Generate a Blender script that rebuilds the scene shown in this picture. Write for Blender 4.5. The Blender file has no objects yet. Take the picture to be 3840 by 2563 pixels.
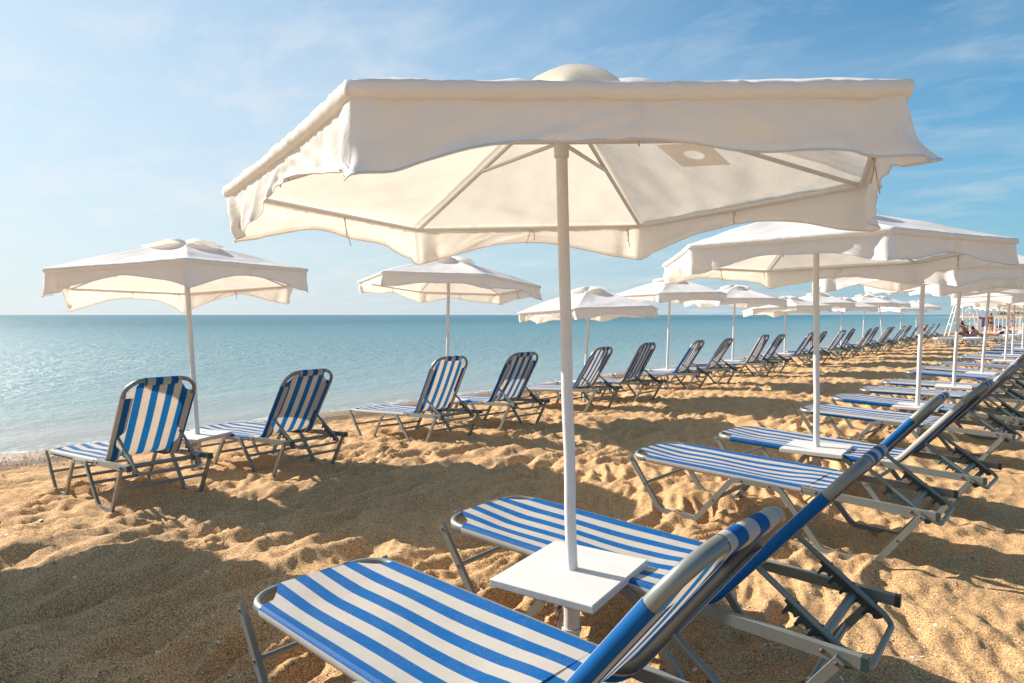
import bpy, math, random
import numpy as np
from mathutils import Vector, Matrix
R = math.radians
random.seed(7)
scene = bpy.context.scene
COL = scene.collection

# ------------------------------------------------------------------ helpers
class MB:
    duv = (0, 0)
    """collects vertices / faces (with uv and material index) for ONE mesh"""
    def __init__(s): s.v = []; s.f = []; s.uv = []; s.m = []; s.cur = 0; s.fl = set()
    def vert(s, p, uv=None):
        uv = s.duv if uv is None else uv; return s._v(p, uv)
    def _v(s, p, uv): s.v.append((p[0], p[1], p[2])); s.uv.append(uv); return len(s.v) - 1
    def face(s, idx, flat=False):
        if flat: s.fl.add(len(s.f))
        s.f.append(tuple(idx)); s.m.append(s.cur)
    def grid(s, rows, uvs=None, close=False):
        ids = []
        for i, r in enumerate(rows):
            ids.append([s.vert(p, uvs[i][j] if uvs else None) for j, p in enumerate(r)])
        n = len(ids[0])
        for i in range(len(ids) - 1):
            for j in range(n if close else n - 1):
                k = (j + 1) % n
                s.face((ids[i][j], ids[i][k], ids[i + 1][k], ids[i + 1][j]))
        return ids
    def tube(s, path, a=.012, b=None, n=8, n0=None, square=False, caps=True, rad=None):
        """sweep an ellipse / rectangle (half sizes a across, b along the normal) with parallel transport"""
        b = a if b is None else b
        P = [Vector(p) for p in path]
        T = []
        for i in range(len(P)):
            t = (P[min(i + 1, len(P) - 1)] - P[max(i - 1, 0)]); t.normalize(); T.append(t)
        nn = Vector(n0) if n0 else (Vector((0, 0, 1)) if abs(T[0].z) < .9 else Vector((1, 0, 0)))
        nn = (nn - T[0] * nn.dot(T[0])).normalized()
        if square: prof = [(-1, -1), (1, -1), (1, 1), (-1, 1)]
        else: prof = [(math.cos(2 * math.pi * k / n), math.sin(2 * math.pi * k / n)) for k in range(n)]
        rows = []
        for i, p in enumerate(P):
            if i > 0:
                q = T[i - 1].rotation_difference(T[i]); nn = q @ nn
                nn = (nn - T[i] * nn.dot(T[i])).normalized()
            side = T[i].cross(nn)
            k = rad[i] if rad else 1
            rows.append([p + side * (c * a * k) + nn * (d * b * k) for c, d in prof])
        if square:                                     # flat shaded faces with own verts per side
            for j in range(4):
                jj = (j + 1) % 4
                ids = [(s.vert(r[j]), s.vert(r[jj])) for r in rows]
                for i in range(len(ids) - 1): s.face((ids[i][0], ids[i][1], ids[i + 1][1], ids[i + 1][0]))
            if caps:
                s.face([s.vert(p) for p in reversed(rows[0])], True); s.face([s.vert(p) for p in rows[-1]], True)
        else:
            ids = s.grid(rows, close=True)
            if caps:
                s.face(list(reversed([s.vert(p) for p in rows[0]])), True); s.face([s.vert(p) for p in rows[-1]], True)
    def box(s, c, h, M=None, bev=0):
        """bevelled box, centre c, half sizes h"""
        M = M or Matrix.Identity(3)
        c = Vector(c)
        if not bev:
            cs = [M @ Vector((x * h[0], y * h[1], z * h[2])) + c for x in (-1, 1) for y in (-1, 1) for z in (-1, 1)]
            for q in ((0, 1, 3, 2), (4, 6, 7, 5), (0, 4, 5, 1), (2, 3, 7, 6), (0, 2, 6, 4), (1, 5, 7, 3)):
                s.face([s.vert(cs[k]) for k in q], True)
            return
        b = bev
        zs = [(-h[2], b), (-h[2] + b, 0), (h[2] - b, 0), (h[2], b)]
        rings = []
        for z, ins in zs:
            x, y = h[0] - ins, h[1] - ins
            k = b * .6
            ring = [(-x + k, -y), (x - k, -y), (x, -y + k), (x, y - k), (x - k, y), (-x + k, y), (-x, y - k), (-x, -y + k)]
            rings.append([M @ Vector((p[0], p[1], z)) + c for p in ring])
        for i in range(3):
            for j in range(8):
                k = (j + 1) % 8
                s.face([s.vert(q) for q in (rings[i][j], rings[i][k], rings[i + 1][k], rings[i + 1][j])], True)
        s.face([s.vert(p) for p in reversed(rings[0])], True); s.face([s.vert(p) for p in rings[3]], True)
    def disc_bolt(s, p, n, r=.007, h=.004):
        n = Vector(n).normalized()
        s.tube([Vector(p), Vector(p) + n * h * .6, Vector(p) + n * h], r, n=8, rad=[1, 1, .6])
    def mesh(s, name, mats):
        me = bpy.data.meshes.new(name)
        me.from_pydata(s.v, [], s.f)
        uvl = me.uv_layers.new(name='UVMap')
        li = np.zeros(len(me.loops), dtype=np.int32); me.loops.foreach_get('vertex_index', li)
        uvl.data.foreach_set('uv', np.array(s.uv, dtype=np.float32)[li].ravel())
        for m in (mats if isinstance(mats, (list, tuple)) else [mats]): me.materials.append(m)
        me.polygons.foreach_set('material_index', s.m)
        me.polygons.foreach_set('use_smooth', [i not in s.fl for i in range(len(s.f))])
        me.update()
        return me
    def build(s, name, mats, parent=None):
        return link(name, s.mesh(name, mats), parent)

def link(name, me, parent=None):
    o = bpy.data.objects.new(name, me); COL.objects.link(o)
    if parent: o.parent = parent
    return o
def tag(o, label=None, cat=None, group=None, kind=None):
    if label: o['label'] = label
    if cat: o['category'] = cat
    if group: o['group'] = group
    if kind: o['kind'] = kind
    return o
def empty(name, loc=(0, 0, 0), rot=(0, 0, 0)):
    o = bpy.data.objects.new(name, None); COL.objects.link(o)
    o.location = loc; o.rotation_euler = rot; o.empty_display_size = .1
    return o
def copy_tree(o, parent=None):
    c = o.copy(); COL.objects.link(c)
    if parent: c.parent = parent
    for ch in list(o.children): copy_tree(ch, c)
    return c
def fillet(pts, rads, n=6):
    """round the inner corners of a polyline"""
    P = [Vector(p) for p in pts]; out = [P[0]]
    for i in range(1, len(P) - 1):
        a, b, c = P[i - 1], P[i], P[i + 1]
        r = rads[i - 1] if isinstance(rads, (list, tuple)) else rads
        u = (a - b).normalized(); w = (c - b).normalized()
        ang = u.angle(w)
        if r <= 0 or ang > math.pi - .02: out.append(b); continue
        d = min(r / math.tan(ang / 2), (a - b).length * .49, (c - b).length * .49)
        rr = d * math.tan(ang / 2)
        ctr = b + (u + w).normalized() * (rr / math.sin(ang / 2))
        s0 = b + u * d - ctr; s1 = b + w * d - ctr
        tot = s0.angle(s1)
        for k in range(n + 1):
            t = k / n
            v = (s0 * math.sin((1 - t) * tot) + s1 * math.sin(t * tot)) / math.sin(tot)
            out.append(ctr + v)
    out.append(P[-1])
    return out

# ------------------------------------------------------------------ numpy noise
def _h(ix, iy, seed):
    h = (ix.astype(np.int64) * 374761393 + iy.astype(np.int64) * 668265263 + seed * 974634277) & 0xffffffff
    h = ((h ^ (h >> 13)) * 1274126177) & 0xffffffff
    h = ((h ^ (h >> 16)) * 2246822519) & 0xffffffff
    return ((h ^ (h >> 15)) & 0xffffff) / float(0x1000000)
def pn(x, y, seed=0):
    x = np.asarray(x, float); y = np.asarray(y, float)
    x0 = np.floor(x); y0 = np.floor(y); fx = x - x0; fy = y - y0
    def g(dx, dy):
        a = _h(x0 + dx, y0 + dy, seed) * 2 * np.pi
        return np.cos(a) * (fx - dx) + np.sin(a) * (fy - dy)
    u = fx * fx * fx * (fx * (fx * 6 - 15) + 10); v = fy * fy * fy * (fy * (fy * 6 - 15) + 10)
    return ((g(0, 0) * (1 - u) + g(1, 0) * u) * (1 - v) + (g(0, 1) * (1 - u) + g(1, 1) * u) * v) * 1.4
def pits(x, y, cell, seed, rmin, rmax, ex=1., ang=0.):
    """scattered dents (footprints), unit depth"""
    ca, sa = math.cos(ang), math.sin(ang)
    X = (x * ca + y * sa) / cell / ex; Y = (-x * sa + y * ca) / cell
    x0 = np.floor(X); y0 = np.floor(Y); out = np.zeros_like(X)
    for dx in (-1, 0, 1):
        for dy in (-1, 0, 1):
            cx = x0 + dx; cy = y0 + dy
            px = cx + _h(cx, cy, seed); py = cy + _h(cx, cy, seed + 1)
            r = rmin + (rmax - rmin) * _h(cx, cy, seed + 2); dep = _h(cx, cy, seed + 3) ** 1.5
            d = np.sqrt((X - px) ** 2 + (Y - py) ** 2) / r
            out += dep * (-np.exp(-(d * 1.1) ** 4) + .55 * np.exp(-((d - 1.25) / .33) ** 2))
    return out
SY = [-80, 25, 38, 61, 80, 117, 200, 300, 390, 440, 900]
SX = [0, .1, .75, 1.5, 1.8, 3.6, 6, 8, 4, -34, -90]
SEA = -.42
def shore_shift(y): return np.interp(y, SY, SX)
def ground(x, y, bumps=True):
    x = np.asarray(x, float); y = np.asarray(y, float)
    xs = x - shore_shift(y)
    d = np.clip(-2.35 - xs, 0, None)
    z = np.where(d < 4.15, -.0083 * d * d, -.0083 * 4.15 ** 2 - (d - 4.15) * .0689)
    z = np.maximum(z, -2.5)
    far = np.clip((y - 400) / 50, 0, 1)                  # the low bank where the beach curves round
    z = z + far * np.clip((xs + 10) / 8, 0, 1) * .55
    if bumps:
        dry = np.clip((xs + 9.9) / 2.2, .06, 1)
        r = np.sqrt(x * x + y * y)
        wx = x + .25 * pn(x * .9, y * .9, 11); wy = y + .35 * pn(x * .7, y * .7, 12)
        n1 = pn(wx * 3.3, wy * 1.35, 1); rid = 1 - np.abs(n1) * 2.0
        n2 = pn(wx * 6.4 + .9 * wy, wy * 2.3, 2); rid2 = 1 - np.abs(n2) * 2.0
        trod = np.clip((x + 1.5) / 1.2, 0, 1) * .8                # trampled flat on the landward side
        b = (.054 * rid + .040 * rid2) * (1 - trod) + .028 * pn(wx * .9, wy * .7, 3)
        b += .018 * pn(wx * 10.5, wy * 5.5, 4) + .008 * pn(x * 21, y * 17, 5) + .0028 * pn(x * 47, y * 42, 6)
        b += .016 * pits(x, y, .62, 20, .13, .25, 1.5, .9) + .014 * pits(x, y, .30, 40, .15, .30, 1.3, -.5) + .010 * pits(x, y, .14, 60, .15, .33, 1.2, .2)
        z = z + (b - .046) * dry * np.clip(1.25 - r / 120, .15, 1)
    return z
def gz(x, y): return float(ground(np.array([x]), np.array([y]))[0])
def gz0(x, y): return float(ground(np.array([x]), np.array([y]), False)[0])

# ------------------------------------------------------------------ materials
def new_mat(name):
    m = bpy.data.materials.new(name); m.use_nodes = True
    nt = m.node_tree
    return m, nt, nt.nodes, nt.links, nt.nodes['Principled BSDF']
def nd(ns, t, **kw):
    n = ns.new(t)
    for k, v in kw.items():
        if k in n.inputs.keys(): n.inputs[k].default_value = v
        else: setattr(n, k, v)
    return n
def noise(ns, scale, detail=4, rough=.55):
    n = ns.new('ShaderNodeTexNoise'); n.inputs['Scale'].default_value = scale
    n.inputs['Detail'].default_value = detail; n.inputs['Roughness'].default_value = rough
    return n
def ramp(ns, stops):
    n = ns.new('ShaderNodeValToRGB'); e = n.color_ramp.elements
    while len(e) > 1: e.remove(e[-1])
    e[0].position, c = stops[0]; e[0].color = (*c, 1) if len(c) == 3 else c
    for p, c in stops[1:]:
        k = e.new(p); k.color = (*c, 1) if len(c) == 3 else c
    return n
def mixc(ns, ls, fac, a, b, mode='MIX'):
    n = ns.new('ShaderNodeMix'); n.data_type = 'RGBA'; n.blend_type = mode
    for sock, val in ((n.inputs[0], fac), (n.inputs[6], a), (n.inputs[7], b)):
        if hasattr(val, 'is_linked'): ls.new(val, sock)
        elif isinstance(val, (int, float)): sock.default_value = val
        else: sock.default_value = (*val, 1) if len(val) == 3 else val
    return n.outputs[2]
def mth(ns, ls, op, a, b=None, clamp=False):
    n = ns.new('ShaderNodeMath'); n.operation = op; n.use_clamp = clamp
    for sock, val in ((n.inputs[0], a), (n.inputs[1], b)):
        if val is None: continue
        if hasattr(val, 'is_linked'): ls.new(val, sock)
        else: sock.default_value = val
    return n.outputs[0]
def bump(ns, ls, h, strength, dist, bsdf):
    b = ns.new('ShaderNodeBump'); b.inputs['Strength'].default_value = strength; b.inputs['Distance'].default_value = dist
    ls.new(h, b.inputs['Height']); ls.new(b.outputs[0], bsdf.inputs['Normal']); return b
def plain(name, col, rough=.5, metal=0., var=.12, scale=30, bmp=0.):
    m, nt, ns, ls, p = new_mat(name)
    tc = ns.new('ShaderNodeTexCoord'); n = noise(ns, scale, 5); ls.new(tc.outputs['Object'], n.inputs['Vector'])
    c = mixc(ns, ls, n.outputs[0], tuple(x * (1 - var) for x in col), tuple(min(1, x * (1 + var)) for x in col))
    ls.new(c, p.inputs['Base Color']); p.inputs['Roughness'].default_value = rough; p.inputs['Metallic'].default_value = metal
    if bmp: bump(ns, ls, n.outputs[0], bmp, .004, p)
    return m
MAT = {}
MAT['metal'] = plain('grey_painted_metal', (.215, .228, .212), .40, .35, .10, 18, .08)
MAT['plastic'] = plain('dark_green_plastic', (.025, .052, .055), .45, 0, .15)
MAT['bolt'] = plain('rusty_bolt', (.12, .055, .035), .6, .5, .3, 200)
MAT['cord'] = plain('cotton_cord', (.55, .42, .27), .9)
MAT['skin'] = plain('tanned_skin', (.50, .22, .12), .5, 0, .08, 10)
MAT['redskin'] = plain('sunburnt_skin', (.58, .25, .18), .5, 0, .08, 10)
MAT['hair'] = plain('dark_hair', (.018, .012, .010), .55)
MAT['darkcloth'] = plain('black_swimwear', (.012, .012, .018), .7)
MAT['bluecloth'] = plain('blue_cloth', (.02, .11, .30), .8)
MAT['purple'] = plain('purple_towel', (.17, .15, .50), .9, 0, .15, 25, .2)
MAT['greycloth'] = plain('grey_towel', (.10, .10, .13), .9, 0, .2, 25, .2)
MAT['red'] = plain('red_cloth', (.55, .03, .04), .8)
MAT['orange'] = plain('orange_plastic', (.75, .20, .02), .4)
MAT['yellow'] = plain('yellow_cloth', (.75, .55, .05), .8)
MAT['wplastic'] = plain('white_plastic', (.74, .74, .72), .35, 0, .05, 6)
MAT['trunk'] = plain('tree_bark', (.10, .075, .05), .9)
MAT['leaf'] = plain('tree_leaves', (.05, .085, .03), .7, 0, .5, 2.0)

def white_paint(name, rust, rscale=9., k=1.):
    m, nt, ns, ls, p = new_mat(name)
    tc = ns.new('ShaderNodeTexCoord')
    n = noise(ns, 14, 6, .6); ls.new(tc.outputs['Object'], n.inputs['Vector'])
    r = noise(ns, rscale, 8, .7); ls.new(tc.outputs['Object'], r.inputs['Vector'])
    base = mixc(ns, ls, n.outputs[0], (.49 * k, .475 * k, .465 * k), (.61 * k, .595 * k, .58 * k))
    rm = ramp(ns, [(rust, (0, 0, 0)), (rust + .03, (1, 1, 1))]); ls.new(r.outputs[0], rm.inputs[0])
    rn = noise(ns, 60, 4); ls.new(tc.outputs['Object'], rn.inputs['Vector'])
    rc = mixc(ns, ls, rn.outputs[0], (.10, .035, .015), (.32, .13, .05))
    ls.new(mixc(ns, ls, rm.outputs[0], base, rc), p.inputs['Base Color'])
    p.inputs['Roughness'].default_value = .55
    d = noise(ns, 32, 5, .6); ls.new(tc.outputs['Object'], d.inputs['Vector'])
    bump(ns, ls, d.outputs[0], .22, .006, p)
    return m
MAT['pole'] = white_paint('white_painted_pole', .70, 5., 1.16)
MAT['table'] = white_paint('white_painted_board', .69, 7.)
MAT['pipe'] = white_paint('rusting_white_pipe', .555, 12.); MAT['rusty_table'] = white_paint('white_board_with_rust', .605, 9.)

def striped():
    m, nt, ns, ls, p = new_mat('blue_and_white_striped_mesh_fabric')
    uv = ns.new('ShaderNodeUVMap'); uv.uv_map = 'UVMap'
    oi = ns.new('ShaderNodeObjectInfo')
    sc = ns.new('ShaderNodeSeparateColor'); ls.new(oi.outputs['Color'], sc.inputs[0])
    sx = ns.new('ShaderNodeSeparateXYZ'); ls.new(uv.outputs[0], sx.inputs[0])
    per = mth(ns, ls, 'DIVIDE', sx.outputs[0], .1135)
    ph = mth(ns, ls, 'ADD', per, sc.outputs[0])
    jn = noise(ns, 900, 0); ls.new(uv.outputs[0], jn.inputs['Vector'])
    ph = mth(ns, ls, 'ADD', ph, mth(ns, ls, 'MULTIPLY', mth(ns, ls, 'SUBTRACT', jn.outputs[0], .5), .05))
    fr = mth(ns, ls, 'FRACT', ph)
    st = mth(ns, ls, 'LESS_THAN', fr, .48)
    # weave of the mesh, dirt and stuck sand grains
    mp = nd(ns, 'ShaderNodeMapping'); mp.inputs['Scale'].default_value = (1, .55, 1); ls.new(uv.outputs[0], mp.inputs[0])
    w1 = nd(ns, 'ShaderNodeTexChecker'); w1.inputs['Scale'].default_value = 520; ls.new(mp.outputs[0], w1.inputs['Vector'])
    dirt = noise(ns, 9, 6, .6); ls.new(uv.outputs[0], dirt.inputs['Vector'])
    white = mixc(ns, ls, dirt.outputs[0], (.50, .47, .43), (.64, .62, .58))
    blue = mixc(ns, ls, dirt.outputs[0], (.003, .105, .36), (.005, .15, .46))
    c = mixc(ns, ls, st, white, blue)
    c = mixc(ns, ls, mth(ns, ls, 'MULTIPLY', w1.outputs[1], .13), c, (.05, .06, .10))
    gr = noise(ns, 330, 2, .5); ls.new(uv.outputs[0], gr.inputs['Vector'])
    gl = noise(ns, 7, 3); ls.new(uv.outputs[0], gl.inputs['Vector'])
    gg = mth(ns, ls, 'MULTIPLY', mth(ns, ls, 'GREATER_THAN', gr.outputs[0], .66), mth(ns, ls, 'GREATER_THAN', gl.outputs[0], .50))
    gg = mth(ns, ls, 'MULTIPLY', gg, mth(ns, ls, 'LESS_THAN', sx.outputs[1], 1.6))     # sand lies on the seat only
    c = mixc(ns, ls, mth(ns, ls, 'MULTIPLY', gg, .7), c, (.62, .52, .40))
    ls.new(c, p.inputs['Base Color']); p.inputs['Roughness'].default_value = .62
    p.inputs['Specular IOR Level'].default_value = .15
    bump(ns, ls, w1.outputs[1], .25, .0012, p)
    tr = ns.new('ShaderNodeBsdfTranslucent')
    ls.new(mixc(ns, ls, .75, c, (1, .80, .62), 'MULTIPLY'), tr.inputs[0])
    mx = ns.new('ShaderNodeMixShader'); mx.inputs[0].default_value = .30
    ls.new(p.outputs[0], mx.inputs[1]); ls.new(tr.outputs[0], mx.inputs[2])
    ls.new(mx.outputs[0], ns['Material Output'].inputs[0])
    return m
MAT['stripe'] = striped()

def canvas():
    m, nt, ns, ls, p = new_mat('off_white_canvas')
    tc = ns.new('ShaderNodeTexCoord')
    n = noise(ns, 5, 6, .6); ls.new(tc.outputs['Object'], n.inputs['Vector'])
    c = mixc(ns, ls, n.outputs[0], (.83, .82, .80), (.90, .895, .885))
    ls.new(c, p.inputs['Base Color']); p.inputs['Roughness'].default_value = .8; p.inputs['Specular IOR Level'].default_value = .2
    uv = ns.new('ShaderNodeUVMap'); uv.uv_map = 'UVMap'
    sx = ns.new('ShaderNodeSeparateXYZ'); ls.new(uv.outputs[0], sx.inputs[0])
    sm = mth(ns, ls, 'LESS_THAN', sx.outputs[0], .013); hm = mth(ns, ls, 'LESS_THAN', sx.outputs[1], .016)
    dbl = mth(ns, ls, 'MAXIMUM', sm, hm)                       # doubled cloth at seams and hems
    w = noise(ns, 11, 6, .65); w.inputs['Distortion'].default_value = 1.2; ls.new(tc.outputs['Object'], w.inputs['Vector'])
    wr = mth(ns, ls, 'ABSOLUTE', mth(ns, ls, 'SUBTRACT', w.outputs[0], .5))
    f = noise(ns, 500, 2); ls.new(tc.outputs['Object'], f.inputs['Vector'])
    hgt = mth(ns, ls, 'ADD', mth(ns, ls, 'ADD', wr, mth(ns, ls, 'MULTIPLY', f.outputs[0], .05)), mth(ns, ls, 'MULTIPLY', dbl, .10))
    b = bump(ns, ls, hgt, .30, .016, p)
    tr = ns.new('ShaderNodeBsdfTranslucent'); ls.new(mixc(ns, ls, 1., c, (1, .905, .77), 'MULTIPLY'), tr.inputs[0]); ls.new(b.outputs[0], tr.inputs['Normal'])
    mx = ns.new('ShaderNodeMixShader'); ls.new(mth(ns, ls, 'SUBTRACT', .36, mth(ns, ls, 'MULTIPLY', dbl, .17)), mx.inputs[0])
    ls.new(p.outputs[0], mx.inputs[1]); ls.new(tr.outputs[0], mx.inputs[2]); ls.new(mx.outputs[0], ns['Material Output'].inputs[0])
    return m
MAT['canvas'] = canvas()

def sand_mat():
    m, nt, ns, ls, p = new_mat('golden_sand')
    g = ns.new('ShaderNodeNewGeometry'); P = g.outputs['Position']
    big = noise(ns, .8, 4); ls.new(P, big.inputs['Vector'])
    mid = noise(ns, 28, 6, .7); ls.new(P, mid.inputs['Vector'])
    fine = noise(ns, 150, 4, .8); ls.new(P, fine.inputs['Vector'])
    c = mixc(ns, ls, big.outputs[0], (.635, .378, .190), (.735, .458, .240))
    c2 = mixc(ns, ls, mid.outputs[0], (.39, .222, .095), (.82, .515, .235))
    c = mixc(ns, ls, .38, c, c2)
    fr = ramp(ns, [(.38, (.16, .14, .13)), (.46, (.70, .68, .66)), (.54, (1.05, 1.05, 1.05)), (.63, (1.9, 1.85, 1.75))]); ls.new(fine.outputs[0], fr.inputs[0])
    c = mixc(ns, ls, 1., c, fr.outputs[0], 'MULTIPLY')
    # wet strip along the water (its height above the sea tells where the swash reaches)
    sp = ns.new('ShaderNodeSeparateXYZ'); ls.new(P, sp.inputs[0])
    wn = noise(ns, .55, 4); ls.new(P, wn.inputs['Vector'])
    hz = mth(ns, ls, 'ADD', sp.outputs[2], mth(ns, ls, 'MULTIPLY', mth(ns, ls, 'SUBTRACT', wn.outputs[0], .5), .09))
    wr = ns.new('ShaderNodeMapRange'); wr.inputs['From Min'].default_value = SEA + .045; wr.inputs['From Max'].default_value = SEA + .10
    wr.inputs['To Min'].default_value = 1; wr.inputs['To Max'].default_value = 0; ls.new(hz, wr.inputs['Value'])
    c = mixc(ns, ls, mth(ns, ls, 'MULTIPLY', wr.outputs[0], .8), c, (.47, .40, .32), 'MULTIPLY')
    br = ramp(ns, [(.0, (0, 0, 0)), (.25, (1, 1, 1)), (.55, (1, 1, 1)), (1., (0, 0, 0))])
    bz = ns.new('ShaderNodeMapRange'); bz.inputs['From Min'].default_value = SEA + .035; bz.inputs['From Max'].default_value = SEA + .150; ls.new(hz, bz.inputs['Value']); ls.new(bz.outputs[0], br.inputs[0])
    c = mixc(ns, ls, mth(ns, ls, 'MULTIPLY', br.outputs[0], .9), c, (.26, .21, .18), 'MULTIPLY')
    ls.new(c, p.inputs['Base Color'])
    ro = ns.new('ShaderNodeMapRange'); ro.inputs['To Min'].default_value = .92; ro.inputs['To Max'].default_value = .35; ls.new(wr.outputs[0], ro.inputs['Value'])
    ls.new(ro.outputs[0], p.inputs['Roughness']); p.inputs['Specular IOR Level'].default_value = .25
    hgt = mth(ns, ls, 'ADD', mth(ns, ls, 'MULTIPLY', mid.outputs[0], .9), mth(ns, ls, 'MULTIPLY', fine.outputs[0], .35))
    bump(ns, ls, hgt, 1., .016, p)
    return m
MAT['sand'] = sand_mat()

def water_mat():
    m, nt, ns, ls, p = new_mat('sea_water')
    g = ns.new('ShaderNodeNewGeometry'); P = g.outputs['Position']
    at = ns.new('ShaderNodeAttribute'); at.attribute_name = 'offshore'
    mp = ns.new('ShaderNodeMapping'); mp.inputs['Scale'].default_value = (1, .55, 1); mp.inputs['Rotation'].default_value = (0, 0, R(12)); ls.new(P, mp.inputs[0])
    n1 = noise(ns, 9.0, 4, .65); ls.new(mp.outputs[0], n1.inputs['Vector'])
    n2 = noise(ns, 2.0, 5, .62); ls.new(mp.outputs[0], n2.inputs['Vector'])
    n3 = noise(ns, .03, 4, .55); ls.new(mp.outputs[0], n3.inputs['Vector'])
    r = ramp(ns, [(0, (.28, .28, .26)), (.03, (.23, .30, .30)), (.10, (.185, .288, .308)), (.35, (.125, .258, .292)), (1, (.062, .168, .208))])
    d = mth(ns, ls, 'ADD', at.outputs['Fac'], mth(ns, ls, 'MULTIPLY', mth(ns, ls, 'SUBTRACT', n3.outputs[0], .5), .22))
    ls.new(d, r.inputs[0])
    # swash foam right at the edge
    fo = ns.new('ShaderNodeMapRange'); fo.inputs['From Min'].default_value = .0; fo.inputs['From Max'].default_value = .004
    fo.inputs['To Min'].default_value = 1; fo.inputs['To Max'].default_value = 0; ls.new(at.outputs['Fac'], fo.inputs['Value'])
    fn = noise(ns, 5, 6, .7); ls.new(P, fn.inputs['Vector'])
    fm = mth(ns, ls, 'MULTIPLY', fo.outputs[0], mth(ns, ls, 'GREATER_THAN', fn.outputs[0], .53))
    c = mixc(ns, ls, mth(ns, ls, 'MULTIPLY', fm, .5), r.outputs[0], (.78, .80, .80))
    ls.new(c, p.inputs['Base Color']); p.inputs['Roughness'].default_value = .40; p.inputs['IOR'].default_value = 1.33; p.inputs['Specular IOR Level'].default_value = .44
    hgt = mth(ns, ls, 'ADD', mth(ns, ls, 'MULTIPLY', n1.outputs[0], .45), n2.outputs[0])
    bw = bump(ns, ls, hgt, 1., .30, p)
    bs = ns.new('ShaderNodeMapRange'); bs.inputs['From Max'].default_value = .14; bs.inputs['To Min'].default_value = .16; ls.new(at.outputs['Fac'], bs.inputs['Value']); ls.new(bs.outputs[0], bw.inputs['Strength'])
    return m
MAT['water'] = water_mat()

# ------------------------------------------------------------------ camera, light, sky
cam = bpy.data.cameras.new('camera'); co = bpy.data.objects.new('camera', cam); COL.objects.link(co)
cam.lens = 22.99; cam.sensor_width = 36; cam.clip_end = 200000; cam.clip_start = .05
co.location = (0, 0, 1.4); co.rotation_euler = (R(90 - 2.33), 0, R(40.13))
scene.camera = co
SUN_EL, SUN_AZ = R(28.5), R(191)       # direction TO the sun, maths angle from +X
sd = Vector((math.cos(SUN_EL) * math.cos(SUN_AZ), math.cos(SUN_EL) * math.sin(SUN_AZ), math.sin(SUN_EL)))
sl = bpy.data.lights.new('sun', 'SUN'); so = bpy.data.objects.new('sun', sl); COL.objects.link(so)
sl.energy = 4.85; sl.angle = R(.55); sl.color = (1, .93, .82)
so.rotation_euler = sd.to_track_quat('Z', 'Y').to_euler()
w = bpy.data.worlds.new('World'); scene.world = w; w.use_nodes = True
ns, ls = w.node_tree.nodes, w.node_tree.links
bg = ns['Background']
sky = ns.new('ShaderNodeTexSky'); sky.sky_type = 'NISHITA'; sky.sun_disc = False
sky.sun_elevation = SUN_EL; sky.sun_rotation = R(90) - SUN_AZ
sky.altitude = 0; sky.air_density = 1.0; sky.dust_density = .35; sky.ozone_density = 1.6
tc = ns.new('ShaderNodeTexCoord')
sp = ns.new('ShaderNodeSeparateXYZ'); ls.new(tc.outputs['Generated'], sp.inputs[0])
zz = mth(ns, ls, 'ADD', mth(ns, ls, 'MAXIMUM', sp.outputs[2], 0.), .12)
cb = ns.new('ShaderNodeCombineXYZ'); ls.new(mth(ns, ls, 'DIVIDE', sp.outputs[0], zz), cb.inputs[0]); ls.new(mth(ns, ls, 'DIVIDE', sp.outputs[1], zz), cb.inputs[1])
mp = ns.new('ShaderNodeMapping'); mp.inputs['Rotation'].default_value = (0, 0, R(-62)); mp.inputs['Scale'].default_value = (.55, 1.5, 1); ls.new(cb.outputs[0], mp.inputs[0])
cn = noise(ns, 1.25, 9, .62); cn.inputs['Distortion'].default_value = .6; ls.new(mp.outputs[0], cn.inputs['Vector'])
cn2 = noise(ns, .5, 3, .5); ls.new(cb.outputs[0], cn2.inputs['Vector'])
cm = mth(ns, ls, 'MULTIPLY', cn.outputs[0], mth(ns, ls, 'ADD', cn2.outputs[0], .5))
cr = ramp(ns, [(.42, (0, 0, 0)), (.80, (1, 1, 1))]); ls.new(cm, cr.inputs[0])
cn3 = noise(ns, 3.4, 7, .6); cn3.inputs['Distortion'].default_value = .3
mp3 = ns.new('ShaderNodeMapping'); mp3.inputs['Scale'].default_value = (.8, 1.25, 1); mp3.inputs['Rotation'].default_value = (0, 0, R(40)); ls.new(cb.outputs[0], mp3.inputs[0]); ls.new(mp3.outputs[0], cn3.inputs['Vector'])
pr = ramp(ns, [(.50, (0, 0, 0)), (.72, (1, 1, 1))]); ls.new(mth(ns, ls, 'MULTIPLY', cn3.outputs[0], mth(ns, ls, 'ADD', cn2.outputs[0], .52)), pr.inputs[0])
veil = mth(ns, ls, 'ADD', mth(ns, ls, 'MULTIPLY', cr.outputs[0], .30), mth(ns, ls, 'MULTIPLY', pr.outputs[0], .30), clamp=True)
base = mixc(ns, ls, 1., sky.outputs[0], (.31, .80, .95), 'MULTIPLY')
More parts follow.
